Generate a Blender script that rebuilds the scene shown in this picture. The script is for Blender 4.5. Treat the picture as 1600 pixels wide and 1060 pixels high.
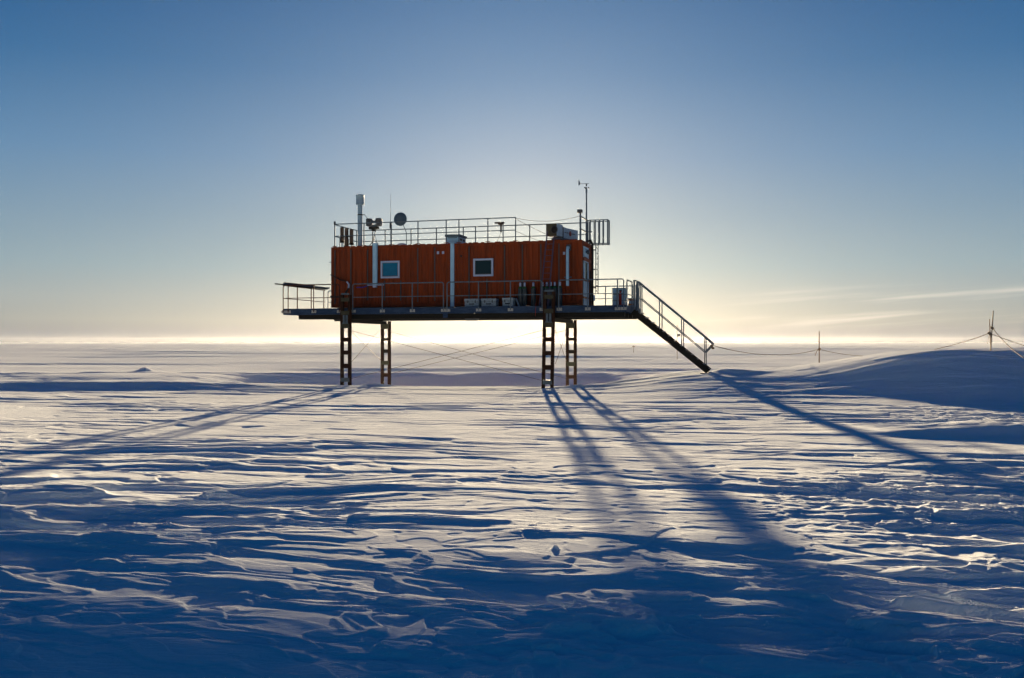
import bpy, math, random
import numpy as np
from mathutils import Vector, Matrix
for o in list(bpy.data.objects): bpy.data.objects.remove(o)
sc = bpy.context.scene
COL = sc.collection
R = math.radians

# ------------------------------------------------------------------ camera
ZC = 2.0                                             # camera height above the snow round the station
cam = bpy.data.cameras.new('camera'); cam.sensor_width = 36; cam.lens = 36*1450/1600
cam.clip_start = .05; cam.clip_end = 60000
co = bpy.data.objects.new('camera', cam); COL.objects.link(co)
co.location = (0, 0, ZC); co.rotation_euler = (R(90)+math.atan(6/1450), 0, 0)
sc.camera = co

# ------------------------------------------------------------------ sky, sun, exposure
SUN_EL, SUN_AZ = 4.42, 0.85                            # degrees; azimuth to the right of +Y
w = bpy.data.worlds.new('World'); sc.world = w; w.use_nodes = True
nt = w.node_tree; N = nt.nodes; L = nt.links
bg = N['Background']; bg.inputs[1].default_value = .05
sky = N.new('ShaderNodeTexSky'); sky.sky_type = 'NISHITA'; sky.sun_disc = False
sky.sun_elevation = R(SUN_EL); sky.sun_rotation = R(SUN_AZ)
sky.air_density = 1.0; sky.dust_density = .3; sky.ozone_density = 3.0; sky.altitude = 0
tc = N.new('ShaderNodeTexCoord'); sep = N.new('ShaderNodeSeparateXYZ'); L.new(tc.outputs['Generated'], sep.inputs[0])
# low-sun sky: an elevation ramp, a wide glow round the sun, and a darker blue side away from it, blended with the Nishita sky
DISP = .05*2**3.0
def ramp(stops, mx_):
    cr = N.new('ShaderNodeValToRGB'); L.new(sep.outputs[2], cr.inputs[0]); cr.color_ramp.interpolation = 'LINEAR'
    while len(cr.color_ramp.elements) < len(stops): cr.color_ramp.elements.new(.5)
    for e, (d, c) in zip(cr.color_ramp.elements, stops):
        e.position = max(0, math.sin(R(d))); e.color = (c[0]/mx_, c[1]/mx_, c[2]/mx_, 1)
    v = N.new('ShaderNodeVectorMath'); v.operation = 'SCALE'; L.new(cr.outputs[0], v.inputs[0]); v.inputs['Scale'].default_value = mx_/DISP
    return v.outputs[0]
A_ = ramp([(0, (.03, .08, .14)), (.3, (.07, .11, .18)), (1.3, (.22, .255, .27)), (2.6, (.255, .315, .345)), (4.5, (.22, .325, .39)), (11, (.085, .22, .395)), (16, (.014, .12, .295)), (20, (.0, .075, .235)), (35, (.0, .052, .175)), (90, (.0, .032, .10))], .5)
B_ = ramp([(0, (.4, .30, .22)), (.3, (.75, .55, .40)), (1.3, (1.5, 1.2, .76)), (2.6, (1.22, .96, .58)), (4.5, (.86, .72, .46)), (7.5, (.68, .56, .36)), (11, (.59, .48, .32)), (20, (.43, .53, .56)), (40, (.5, .95, 1.5)), (90, (.0, .3, .5))], 2.5)
sunv = (math.sin(R(SUN_AZ))*math.cos(R(SUN_EL)), math.cos(R(SUN_AZ))*math.cos(R(SUN_EL)), math.sin(R(SUN_EL)))
dt = N.new('ShaderNodeVectorMath'); dt.operation = 'DOT_PRODUCT'; L.new(tc.outputs['Generated'], dt.inputs[0]); dt.inputs[1].default_value = sunv
def mth(op, a, b=None):
    m = N.new('ShaderNodeMath'); m.operation = op
    for k, q_ in enumerate((a, b)):
        if q_ is None: continue
        if isinstance(q_, (int, float)): m.inputs[k].default_value = q_
        else: L.new(q_, m.inputs[k])
    return m.outputs[0]
gam = mth('ARCCOSINE', mth('MINIMUM', dt.outputs['Value'], .99999))
glow = mth('EXPONENT', mth('MULTIPLY', gam, -1/R(12)))
aw = N.new('ShaderNodeMapRange'); aw.interpolation_type = 'SMOOTHSTEP'; L.new(gam, aw.inputs[0]); aw.inputs[1].default_value = R(30); aw.inputs[2].default_value = R(85)
tint = N.new('ShaderNodeMix'); tint.data_type = 'RGBA'; L.new(aw.outputs[0], tint.inputs[0]); tint.inputs[6].default_value = (1, 1, 1, 1); tint.inputs[7].default_value = (.0, .55, .70, 1)
am = N.new('ShaderNodeVectorMath'); am.operation = 'MULTIPLY'; L.new(A_, am.inputs[0]); L.new(tint.outputs[2], am.inputs[1])
bs = N.new('ShaderNodeVectorMath'); bs.operation = 'SCALE'; L.new(B_, bs.inputs[0]); L.new(glow, bs.inputs['Scale'])
ad = N.new('ShaderNodeVectorMath'); ad.operation = 'ADD'; L.new(am.outputs[0], ad.inputs[0]); L.new(bs.outputs[0], ad.inputs[1])
scl = N.new('ShaderNodeMix'); scl.data_type = 'RGBA'; scl.inputs[0].default_value = .012; L.new(ad.outputs[0], scl.inputs[6]); L.new(sky.outputs[0], scl.inputs[7])
# thin cirrus streaks low on the right, by direction
comb = N.new('ShaderNodeCombineXYZ'); L.new(sep.outputs[0], comb.inputs[0])
m1 = N.new('ShaderNodeMath'); m1.operation = 'MULTIPLY_ADD'; L.new(sep.outputs[0], m1.inputs[0]); m1.inputs[1].default_value = -.075; L.new(sep.outputs[2], m1.inputs[2])
m2 = N.new('ShaderNodeMath'); m2.operation = 'MULTIPLY'; L.new(m1.outputs[0], m2.inputs[0]); m2.inputs[1].default_value = 22
L.new(m2.outputs[0], comb.inputs[1])
cn = N.new('ShaderNodeTexNoise'); cn.inputs['Scale'].default_value = 4.6; cn.inputs['Detail'].default_value = 7; cn.inputs['Roughness'].default_value = .5; L.new(comb.outputs[0], cn.inputs['Vector'])
mr = N.new('ShaderNodeMapRange'); mr.interpolation_type = 'SMOOTHSTEP'; L.new(cn.outputs[0], mr.inputs[0]); mr.inputs[1].default_value = .46; mr.inputs[2].default_value = .80
def band(src, a, b, c, d):
    u = N.new('ShaderNodeMapRange'); u.interpolation_type = 'SMOOTHSTEP'; L.new(src, u.inputs[0]); u.inputs[1].default_value = a; u.inputs[2].default_value = b
    v = N.new('ShaderNodeMapRange'); v.interpolation_type = 'SMOOTHSTEP'; L.new(src, v.inputs[0]); v.inputs[1].default_value = c; v.inputs[2].default_value = d; v.inputs[3].default_value = 1; v.inputs[4].default_value = 0
    m = N.new('ShaderNodeMath'); m.operation = 'MULTIPLY'; L.new(u.outputs[0], m.inputs[0]); L.new(v.outputs[0], m.inputs[1]); return m.outputs[0]
def mulf(a, b):
    m = N.new('ShaderNodeMath'); m.operation = 'MULTIPLY'; L.new(a, m.inputs[0])
    if isinstance(b, float): m.inputs[1].default_value = b
    else: L.new(b, m.inputs[1])
    return m.outputs[0]
cf = mulf(mulf(mulf(mr.outputs[0], band(sep.outputs[2], .008, .026, .045, .062)), band(sep.outputs[0], .16, .30, .9, 1.0)), .5)
mx = N.new('ShaderNodeMix'); mx.data_type = 'RGBA'; L.new(cf, mx.inputs[0]); L.new(scl.outputs[2], mx.inputs[6]); mx.inputs[7].default_value = (2.9, 2.5, 2.05, 1)
L.new(mx.outputs[2], bg.inputs[0])

sl = bpy.data.lights.new('sun', 'SUN'); sl.energy = 5; sl.angle = R(.65); sl.color = (1, .75, .46)
so = bpy.data.objects.new('sun', sl); COL.objects.link(so)
d = Vector((math.sin(R(SUN_AZ))*math.cos(R(SUN_EL)), math.cos(R(SUN_AZ))*math.cos(R(SUN_EL)), math.sin(R(SUN_EL))))
so.rotation_euler = d.to_track_quat('Z', 'Y').to_euler(); so.location = (0, 60, 30)
vs = sc.view_settings; vs.view_transform = 'Standard'; vs.look = 'None'; vs.gamma = 1; vs.exposure = 3.0
sc.cycles.max_bounces = 6; sc.cycles.volume_bounces = 0; sc.cycles.diffuse_bounces = 3

# ------------------------------------------------------------------ materials
def mat(name, col, rough=.6, metal=0., spec=.18, noise=None, bump=None, scale=(1, 1, 1)):
    m = bpy.data.materials.new(name); m.use_nodes = True; t = m.node_tree; p = t.nodes['Principled BSDF']
    p.inputs['Base Color'].default_value = (*col, 1); p.inputs['Roughness'].default_value = rough
    p.inputs['Metallic'].default_value = metal; p.inputs['Specular IOR Level'].default_value = spec
    if noise or bump:
        c = t.nodes.new('ShaderNodeTexCoord'); mp = t.nodes.new('ShaderNodeMapping'); mp.inputs['Scale'].default_value = scale
        t.links.new(c.outputs['Object'], mp.inputs[0])
    if noise:
        sca, col2, amt = noise
        n = t.nodes.new('ShaderNodeTexNoise'); n.inputs['Scale'].default_value = sca; n.inputs['Detail'].default_value = 6; n.inputs['Roughness'].default_value = .65
        t.links.new(mp.outputs[0], n.inputs['Vector'])
        r = t.nodes.new('ShaderNodeMapRange'); r.inputs[1].default_value = .42; r.inputs[2].default_value = .7; r.inputs[4].default_value = amt
        t.links.new(n.outputs[0], r.inputs[0])
        x = t.nodes.new('ShaderNodeMix'); x.data_type = 'RGBA'; x.inputs[6].default_value = (*col, 1); x.inputs[7].default_value = (*col2, 1)
        t.links.new(r.outputs[0], x.inputs[0]); t.links.new(x.outputs[2], p.inputs['Base Color'])
    if bump:
        n = t.nodes.new('ShaderNodeTexNoise'); n.inputs['Scale'].default_value = bump[0]; n.inputs['Detail'].default_value = 4
        t.links.new(mp.outputs[0], n.inputs['Vector'])
        b = t.nodes.new('ShaderNodeBump'); b.inputs['Strength'].default_value = .6; b.inputs['Distance'].default_value = bump[1]
        t.links.new(n.outputs[0], b.inputs['Height']); t.links.new(b.outputs[0], p.inputs['Normal'])
    return m
M = dict(
 orange=mat('orange container paint', (.135, .022, .003), .6, noise=(2.2, (.06, .013, .004), .9), scale=(2, 2, .35)),
 batten=mat('dark grey batten', (.035, .05, .065), .6, noise=(6, (.09, .05, .04), .4)),
 galv=mat('galvanised steel', (.06, .09, .13), .6, .1, .08, noise=(9, (.04, .055, .08), .8)),
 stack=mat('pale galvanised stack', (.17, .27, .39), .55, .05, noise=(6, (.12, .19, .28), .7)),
 plate=mat('galvanised bracket', (.2, .22, .25), .5, .2),
 wire=mat('tan guy wire', (.09, .07, .055), .7, 0, .1),
 railsun=mat('sunlit reddish tube', (.035, .02, .02), .8, 0, .03, noise=(9, (.07, .03, .025), .7)),  # red of sunlit tubes put into the colour, darkened to curb rim glare
 rail=mat('galvanised tube', (.075, .11, .16), .7, 0, .05, noise=(14, (.045, .065, .095), .7)),
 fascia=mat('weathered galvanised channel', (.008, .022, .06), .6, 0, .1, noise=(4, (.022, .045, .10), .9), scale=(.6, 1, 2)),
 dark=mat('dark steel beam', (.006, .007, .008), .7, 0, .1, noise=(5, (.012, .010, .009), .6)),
 rust=mat('rust red primer steel', (.018, .007, .0045), .75, 0, .1, noise=(8, (.009, .006, .005), .9)),
 olive=mat('olive painted plate', (.022, .024, .018), .7, 0, noise=(10, (.036, .038, .03), .6)),
 grate=mat('deck grating steel', (.06, .065, .07), .6, .1, noise=(20, (.4, .45, .55), .6)),
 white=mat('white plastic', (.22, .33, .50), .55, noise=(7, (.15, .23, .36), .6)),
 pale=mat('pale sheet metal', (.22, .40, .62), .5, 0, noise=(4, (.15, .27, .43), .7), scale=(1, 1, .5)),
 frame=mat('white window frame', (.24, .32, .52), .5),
 teal=mat('teal window pane', (.0, .085, .20), .25, 0, .2, noise=(3, (.0, .12, .26), .6), scale=(1, 1, 4)),  # teal pane colour with noise squeezed into horizontal bands
 glass=mat('dark window glass', (.006, .014, .022), .15, 0, .3),
 black=mat('black rubber', (.012, .012, .014), .6),
 greyp=mat('grey paint', (.05, .058, .075), .55, noise=(12, (.03, .035, .045), .6)),
 brown=mat('brown weathered cover', (.07, .05, .04), .7, noise=(9, (.04, .032, .028), .7)),
 green=mat('green cylinder shoulder', (.008, .06, .02), .45),
 cyl=mat('dark grey cylinder paint', (.022, .034, .048), .5, noise=(6, (.05, .065, .085), .6)),
 red=mat('red paint', (.16, .01, .01), .5, noise=(8, (.09, .006, .006), .6)),
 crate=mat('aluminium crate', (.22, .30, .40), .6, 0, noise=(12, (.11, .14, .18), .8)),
 rope=mat('tan rope', (.12, .085, .06), .8),
 bamboo=mat('bamboo pole', (.14, .09, .06), .7, noise=(12, (.07, .05, .04), .8)),
 wood=mat('wooden crate board', (.3, .13, .06), .7, noise=(6, (.18, .08, .04), .7)),
 ladder=mat('purple anodised aluminium', (.05, .045, .085), .5, .1),
 fan=mat('olive fan end panel', (.05, .05, .035), .6),
 dish=mat('grey dish', (.030, .060, .105), .7, noise=(20, (.04, .07, .11), .6)),
 dome=mat('white dome', (.75, .74, .7), .4),
)
# snow
sm = bpy.data.materials.new('wind packed snow'); sm.use_nodes = True; t = sm.node_tree; p = t.nodes['Principled BSDF']
p.inputs['Roughness'].default_value = .75; p.inputs['Specular IOR Level'].default_value = .03
g = t.nodes.new('ShaderNodeTexCoord'); mp = t.nodes.new('ShaderNodeMapping'); mp.inputs['Rotation'].default_value = (0, 0, R(13)); mp.inputs['Scale'].default_value = (1, 4.5, 1)
t.links.new(g.outputs['Object'], mp.inputs[0])
n0 = t.nodes.new('ShaderNodeTexNoise'); n0.inputs['Scale'].default_value = .35; n0.inputs['Detail'].default_value = 5; t.links.new(mp.outputs[0], n0.inputs['Vector'])
x = t.nodes.new('ShaderNodeMix'); x.data_type = 'RGBA'; x.inputs[6].default_value = (.74, .82, .88, 1); x.inputs[7].default_value = (.83, .88, .91, 1)
t.links.new(n0.outputs[0], x.inputs[0]); t.links.new(x.outputs[2], p.inputs['Base Color'])
n1 = t.nodes.new('ShaderNodeTexNoise'); n1.inputs['Scale'].default_value = 9; n1.inputs['Detail'].default_value = 8; n1.inputs['Roughness'].default_value = .65; n1.inputs['Distortion'].default_value = .4; t.links.new(mp.outputs[0], n1.inputs['Vector'])
b1 = t.nodes.new('ShaderNodeBump'); b1.inputs['Strength'].default_value = .5; b1.inputs['Distance'].default_value = .036; t.links.new(n1.outputs[0], b1.inputs['Height'])
n2 = t.nodes.new('ShaderNodeTexNoise'); n2.inputs['Scale'].default_value = 70; n2.inputs['Detail'].default_value = 3; t.links.new(g.outputs['Object'], n2.inputs['Vector'])
b2 = t.nodes.new('ShaderNodeBump'); b2.inputs['Strength'].default_value = .5; b2.inputs['Distance'].default_value = .004; t.links.new(n2.outputs[0], b2.inputs['Height']); t.links.new(b1.outputs[0], b2.inputs['Normal'])
t.links.new(b2.outputs[0], p.inputs['Normal'])
df = t.nodes.new('ShaderNodeBsdfDiffuse'); df.inputs['Roughness'].default_value = .3; gl = t.nodes.new('ShaderNodeBsdfGlossy'); gl.inputs['Roughness'].default_value = .8
gl.inputs['Color'].default_value = (.9, .93, 1, 1); ms_ = t.nodes.new('ShaderNodeMixShader'); ms_.inputs[0].default_value = .006
for q_ in (df, gl): t.links.new(b2.outputs[0], q_.inputs['Normal'])
t.links.new(x.outputs[2], df.inputs['Color']); t.links.new(df.outputs[0], ms_.inputs[1]); t.links.new(gl.outputs[0], ms_.inputs[2])
t.links.new(ms_.outputs[0], t.nodes['Material Output'].inputs['Surface']); t.nodes.remove(p)

# ------------------------------------------------------------------ the snow field
def noise_table(seed):
    r = np.random.RandomState(seed); perm = r.permutation(512).astype(np.int32); a = r.rand(512)*2*np.pi
    return perm, np.cos(a).astype(np.float32), np.sin(a).astype(np.float32)
def perlin(x, y, seed=0):
    perm, gx, gy = noise_table(seed)
    xi = np.floor(x).astype(np.int32); yi = np.floor(y).astype(np.int32); xf = (x-xi).astype(np.float32); yf = (y-yi).astype(np.float32)
    def gr(i, j, dx, dy):
        h = perm[(perm[i & 511]+j) & 511]; return gx[h]*dx+gy[h]*dy
    u = xf*xf*xf*(xf*(xf*6-15)+10); v = yf*yf*yf*(yf*(yf*6-15)+10)
    a = gr(xi, yi, xf, yf); b = gr(xi+1, yi, xf-1, yf); c = gr(xi, yi+1, xf, yf-1); d = gr(xi+1, yi+1, xf-1, yf-1)
    return (a+u*(b-a)+v*(c-a+u*(a-b-c+d)))*1.5
def ss(a, b, x): t_ = np.clip((x-a)/(b-a), 0, 1); return t_*t_*(3-2*t_)
def bump(x, c, wl, wr): return np.exp(-np.where(x < c, ((x-c)/wl)**2, ((x-c)/wr)**2))
FAR = 1600.
def terrain(X, Y, dy):
    """height of the snow; dy = local sample spacing, used to fade out what the mesh cannot carry"""
    z = .22-.22*ss(9, 40, Y)
    lip = 42.3+.5*perlin(X/6, X*0+3.3, 5)+.12*(X+3)*(X < -3)*-.2
    wx = ss(-19, -12, X)*(1-ss(2.5, 9, X))
    z = z-1.15*wx*ss(0, 3.5, Y-lip)*(1-ss(53.5, 60.5+1.2*perlin(X/7, X*0+.7, 8), Y))
    z = z+.10*perlin(X/2.6, Y/1.6, 29)*ss(57, 60, Y)*(1-ss(61, 64, Y))-.30*ss(60.5, 66, Y)*(1-ss(70, 76+2*perlin(X/10, X*0+9.7, 9), Y))*ss(-24, -10, X)*(1-ss(8, 22, X))
    # low drift left of the station
    z = z+.26*bump(Y, 41.5+.6*perlin(X/5, X*0+1.5, 11), 1.6, 5)*bump(X, -17, 9, 7)
    z = z+.10*bump(Y, 55, 3, 4)*bump(X, -25, 14, 10)
    # rise by the stair foot
    z = z+.75*bump(X, 9.5, 4.6, 60)*bump(Y, 41.5, 9, 12)*(1-.0*X)
    # big dune on the right, its lee face towards us
    cy = 36.5+.9*perlin(X/6, X*0+4.1, 12)
    hh = 1.12*ss(10.5, 17.5, X)+.25*ss(17.5, 30, X)
    z = z+hh*np.where(Y < cy, np.clip(1-(cy-Y)/(9.5+3.5*perlin(X/6, Y/4, 13)), 0, 1)**1.25, np.exp(-((Y-cy)/9)**2))
    # broad slow swell, larger far away
    z = z+.10*perlin(X/34, Y/15, 21)*ss(24, 60, Y)+.45*perlin(X/200, Y/60, 22)*ss(110, 200, Y)+.09*ss(-.05, .15, perlin(X/50, Y/12, 25))*ss(60, 90, Y)*(1-ss(400, 900, Y))+.18*perlin(X/90, Y/24, 26)*ss(90, 150, Y)+.8*perlin(X/600, Y/190, 23)*ss(200, 600, Y)
    z = z+.12*perlin(X/70, Y/20, 24)*ss(75, 120, Y)+(.10*(.3-np.abs(perlin(X/38, Y/7.5, 27)))+.16*(.3-np.abs(perlin(X/80, Y/17, 28)))*ss(100, 170, Y))*ss(62, 80, Y)*(1-ss(500, 900, Y))
    z = z+1.75*ss(200, 1500, np.hypot(X*.6, Y))
    # sastrugi
    a = -.22; s0 = X*math.cos(a)+Y*math.sin(a); t0 = -X*math.sin(a)+Y*math.cos(a)
    t1 = t0+.8*perlin(s0/7, t0/4, 31)+.22*perlin(s0/2.2, t0/1.3, 32); s1 = s0+1.2*perlin(s0/5, t0/5, 33)+.5*perlin(s0/1.3, t0/1.1, 35); t1 = t1+.10*perlin(s0/.9, t0/.5, 36)+.035*perlin(s0/.35, t0/.22, 37)
    rough = .56+.76*ss(-.25, .35, perlin(X/9, Y/5, 34))
    near = 1-.42*ss(10, 19, Y)
    fore = 1.15-.2*ss(6.0, 9.0, Y); fine = .78+.75*(1-ss(6, 8.5, Y))
    rr = rough*near*fore*(1+.8*bump(X, 20, 9, 60)*bump(Y, 31, 6, 8))
    def fd(lam): return np.clip((lam/(dy*2.5)-1)/1.5, 0, 1)
    def ridge(n, k=.12): return .30-np.sqrt(n*n+k*k)
    def skew(ls, lt, seed, k=.4):
        n_ = perlin(s1/ls, t1/lt, seed); return perlin(s1/ls, t1/lt-k*n_, seed)
    m1 = ss(-.25, .3, perlin(s0/9, t0/4, 51)); m2 = ss(-.25, .3, perlin(s0/6, t0/3, 52)); m3 = ss(-.3, .3, perlin(s0/5, t0/3, 53)); m4 = ss(-.2, .3, perlin(s0/3, t0/1.6, 54))
    z = z+rr*.060*fd(3.2)*ridge(skew(17, 3.6, 41))
    z = z+rr*.080*fd(1.5)*ridge(skew(7.5, 1.7, 42))*(.4+.6*m1)
    n = skew(4.2, 1.35, 43); z = z+rr*.045*fd(1.0)*(ss(.02, .10, n)-.42)*(.3+.7*m3)
    n = skew(2.3, .8, 44); z = z+rr*.028*fd(.7)*(ss(.05, .11, n)-.35)*m2
    z = z+rr*fine*.045*fd(.6)*ridge(skew(1.9, .6, 45), .05)*(.25+.75*m3)
    n = skew(1.2, .42, 48); z = z+rr*fine*.020*fd(.35)*(ss(.06, .12, n)-.3)*(.3+.7*m1)
    z = z+rr*fine*.026*fd(.28)*ridge(skew(.8, .27, 46), .04)*(.3+.7*m4)
    n = skew(.45, .16, 49); z = z+rr*fine*.009*fd(.16)*(ss(.05, .12, n)-.3)*(.4+.6*m2)
    z = z+rr*fine*.015*fd(.12)*ridge(skew(.33, .12, 47), .04)*(.2+.8*m4)
    z = z+rr*.007*fd(.06)*ridge(skew(.15, .06, 50), .04)*(.2+.8*m3)
    # broken, chunky crust on the right
    ck = np.maximum(bump(X, 5.0, 1.7, 2.6)*bump(Y, 9.6, 1.6, 2.0), .9*bump(X, 13, 3.5, 5)*bump(Y, 22, 3.5, 3.5))
    cx = X+.25*perlin(X/.6, Y/.6, 60); cy2 = Y+.2*perlin(X/.5, Y/.5, 59)
    z = z+ck*(.05*fd(.35)*ridge(perlin(cx/.42, cy2/.26, 61), .03)+.02*fd(.2)*ridge(perlin(cx/.2, cy2/.13, 62), .03)+.02*fd(.5)*ss(-.02, .1, perlin(cx/.9, cy2/.4, 63)))
    # lump at the left edge, small mounds, block
    z = z+.09*bump(Y, 9.05, .30, .8)*bump(X, -4.95, .35, .22)+.21*np.exp(-((X-9.9-.5*perlin(X/1.2, Y/.7, 81))/2.4)**2-((Y-19-.5*perlin(X/2, Y, 80))/1.0)**2)
    z = z+.035*np.exp(-(((X-.372)/.03)**4+((Y-7.95)/.03)**4))
    z = z+.14*bump(X, 9.3, .5, 1.6)*bump(Y, 40.4, .8, 1.2)
    for lx, ly in ((-6.93, 42.45), (-5.5, 46.8), (2.25, 39.9), (3.6, 44.2)): z = z+.10*bump(X, lx+.35, .5, 1.4)*bump(Y, ly, .5, .5)-.07*np.exp(-(((X-lx)/.42)**2+((Y-ly)/.35)**2))
    z = z+.30*np.exp(-(((X+26.5)/.45)**2+((Y-67)/.6)**2))
    return z
# perspective-graded sheet: rows bunch up near the camera and reach the horizon
Yf = np.concatenate([3.2*np.exp(np.linspace(0, math.log(62/3.2), 1450)), 62*np.exp(np.linspace(0, math.log(FAR/62), 700)[1:])])
Yb = -np.concatenate([[0, 1, 2.2, 4, 7, 12, 20, 40, 90, 250, 600, 1200]])[::-1]
Ys = np.concatenate([Yb, [.6, 1.2, 1.8, 2.3, 2.7, 3.0], Yf])
tm = np.linspace(-.66, .66, 1020); to = .66*np.exp(np.linspace(0, math.log(3.2/.66), 60))[1:]
T = np.concatenate([-to[::-1], tm, to])
sx = np.abs(Ys)+np.where(Ys < 3, 3.0-np.clip(Ys, 0, 3), 0)*1.0
YY, TT = np.meshgrid(Ys, T, indexing='ij'); XX = TT*sx[:, None]
dyr = np.gradient(Ys)[:, None]*np.ones_like(TT)
dyr = np.maximum(dyr, np.gradient(T)[None, :]*sx[:, None]/3.5)
ZZ = terrain(XX.astype(np.float64), YY.astype(np.float64), dyr)
nr, nc = XX.shape
me = bpy.data.meshes.new('snow_field'); nv = nr*nc; nf = (nr-1)*(nc-1)
me.vertices.add(nv); me.vertices.foreach_set('co', np.stack([XX, YY, ZZ], -1).astype(np.float32).ravel())
idx = np.arange(nv, dtype=np.int32).reshape(nr, nc)
q = np.stack([idx[:-1, :-1], idx[:-1, 1:], idx[1:, 1:], idx[1:, :-1]], -1).ravel()
me.loops.add(nf*4); me.loops.foreach_set('vertex_index', q)
me.polygons.add(nf); me.polygons.foreach_set('loop_start', np.arange(0, nf*4, 4, dtype=np.int32))
me.polygons.foreach_set('use_smooth', np.ones(nf, dtype=bool))
me.update(); me.validate(); me.materials.append(sm)
snow = bpy.data.objects.new('snow_field', me); COL.objects.link(snow); snow['kind'] = 'structure'
def ground(x_, y_): return float(terrain(np.array([float(x_)]), np.array([float(y_)]), np.array([.05]))[0])

# ------------------------------------------------------------------ mesh builder in the station's own frame
TH = .2742; RX, RY, LEN = 3.10, 41.0, 12.19
U = Vector((math.cos(TH), -math.sin(TH), 0)); V = Vector((math.sin(TH), math.cos(TH), 0))
O = Vector((RX, RY, ZC))-LEN*U                       # x along the front wall, y into depth, z above eye level
def W(p_): return O+p_[0]*U+p_[1]*V+Vector((0, 0, p_[2]))
class MB:
    def __init__(s): s.v = []; s.f = []; s.sm = []
    def add(s, vs_, fs_, smooth=False):
        k = len(s.v); s.v += [Vector(v_) for v_ in vs_]; s.f += [[k+i for i in f_] for f_ in fs_]; s.sm += [smooth]*len(fs_); return s
    def box(s, x0, x1, y0, y1, z0, z1):
        return s.add([(a, b, c) for a in (x0, x1) for b in (y0, y1) for c in (z0, z1)], [(0, 1, 3, 2), (4, 6, 7, 5), (0, 4, 5, 1), (2, 3, 7, 6), (0, 2, 6, 4), (1, 5, 7, 3)])
    def beam(s, p_, q_, w_, h_, up=(0, 0, 1)):
        p_ = Vector(p_); q_ = Vector(q_); d_ = (q_-p_).normalized(); up = Vector(up)
        a = d_.cross(up).normalized(); b = a.cross(d_).normalized()
        vv = [c+sa*a*w_/2+sb*b*h_/2 for c in (p_, q_) for sa, sb in ((-1, -1), (1, -1), (1, 1), (-1, 1))]
        return s.add(vv, [(3, 2, 1, 0), (4, 5, 6, 7), (0, 1, 5, 4), (1, 2, 6, 5), (2, 3, 7, 6), (3, 0, 4, 7)])
    def tube(s, pts, r, n=8, cap=True):
        pts = [Vector(p_) for p_ in pts]; rs = r if isinstance(r, (list, tuple)) else [r]*len(pts)
        ring = []; ref = None
        for i, p_ in enumerate(pts):
            d_ = (pts[min(i+1, len(pts)-1)]-pts[max(i-1, 0)]).normalized()
            if ref is None: ref = Vector((0, 0, 1)) if abs(d_.z) < .9 else Vector((1, 0, 0))
            a = d_.cross(ref).normalized(); b = a.cross(d_).normalized(); ref = b
            ring.append([p_+rs[i]*(math.cos(2*math.pi*k/n)*a+math.sin(2*math.pi*k/n)*b) for k in range(n)])
        vv = [v_ for rg in ring for v_ in rg]
        ff = [(i*n+k, i*n+(k+1) % n, (i+1)*n+(k+1) % n, (i+1)*n+k) for i in range(len(pts)-1) for k in range(n)]
        s.add(vv, ff, True)
        if cap: s.add(ring[0], [tuple(range(n))]); s.add(ring[-1], [tuple(range(n))[::-1]])
        return s
    def lathe(s, c, prof, n=20, axis=(0, 0, 1)):
        c = Vector(c); ax = Vector(axis).normalized(); ref = Vector((1, 0, 0)) if abs(ax.x) < .9 else Vector((0, 1, 0))
        a = ax.cross(ref).normalized(); b = a.cross(ax).normalized()
        vv = [c+h_*ax+r_*(math.cos(2*math.pi*k/n)*a+math.sin(2*math.pi*k/n)*b) for r_, h_ in prof for k in range(n)]
        ff = [(i*n+k, i*n+(k+1) % n, (i+1)*n+(k+1) % n, (i+1)*n+k) for i in range(len(prof)-1) for k in range(n)]
        s.add(vv, ff, True); s.add(vv[:n], [tuple(range(n))]); s.add(vv[-n:], [tuple(range(n))[::-1]]); return s
    def build(s, name, m, parent=None, org=(0, 0, 0), frame=True, bevel=0):
        org = Vector(org); me_ = bpy.data.meshes.new(name); me_.from_pydata([tuple(v_-org) for v_ in s.v], [], s.f)
        me_.polygons.foreach_set('use_smooth', s.sm); me_.materials.append(m); me_.update()
        o = bpy.data.objects.new(name, me_); COL.objects.link(o)
        if parent is not None: o.parent = parent
        if bevel:
            bm_ = o.modifiers.new('bevel', 'BEVEL'); bm_.width = bevel; bm_.segments = 2; bm_.limit_method = 'ANGLE'
        return o
def tag(o, label, cat, group=None):
    o['label'] = label; o['category'] = cat
    if group: o['group'] = group
    return o
class Thing:
    """Empty at the thing's base; parts are given in station coordinates (or world ones if world=True)"""
    def __init__(s, name, label, cat, base, group=None, rot=None, world=False):
        s.e = bpy.data.objects.new(name, None); COL.objects.link(s.e); s.e.empty_display_size = .2
        s.base = Vector(base); s.e.location = s.base if world else W(base); s.e.rotation_euler = (0, 0, (0 if world else -TH) if rot is None else rot)
        s.own = rot is not None; tag(s.e, label, cat, group)
    def part(s, name, mb, m, parent=None, label=None, bevel=0, own=False):
        o = mb.build(name, m, parent or s.e, (0, 0, 0) if (own or s.own) else s.base, bevel=bevel)
        if label: o['label'] = label
        return o
def single(name, mb, m, label, cat, base, group=None, world=False, bevel=0):
    o = mb.build(name, m, None, base, bevel=bevel); o.location = Vector(base) if world else W(base); o.rotation_euler = (0, 0, 0 if world else -TH)
    return tag(o, label, cat, group)
def arc(c, r, a0, a1, n, plane='xz'):
    out = []
    for i in range(n+1):
        a = a0+(a1-a0)*i/n; d1, d2 = r*math.cos(a), r*math.sin(a)
        out.append((c[0]+d1, c[1], c[2]+d2) if plane == 'xz' else (c[0], c[1]+d1, c[2]+d2))
    return out
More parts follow.
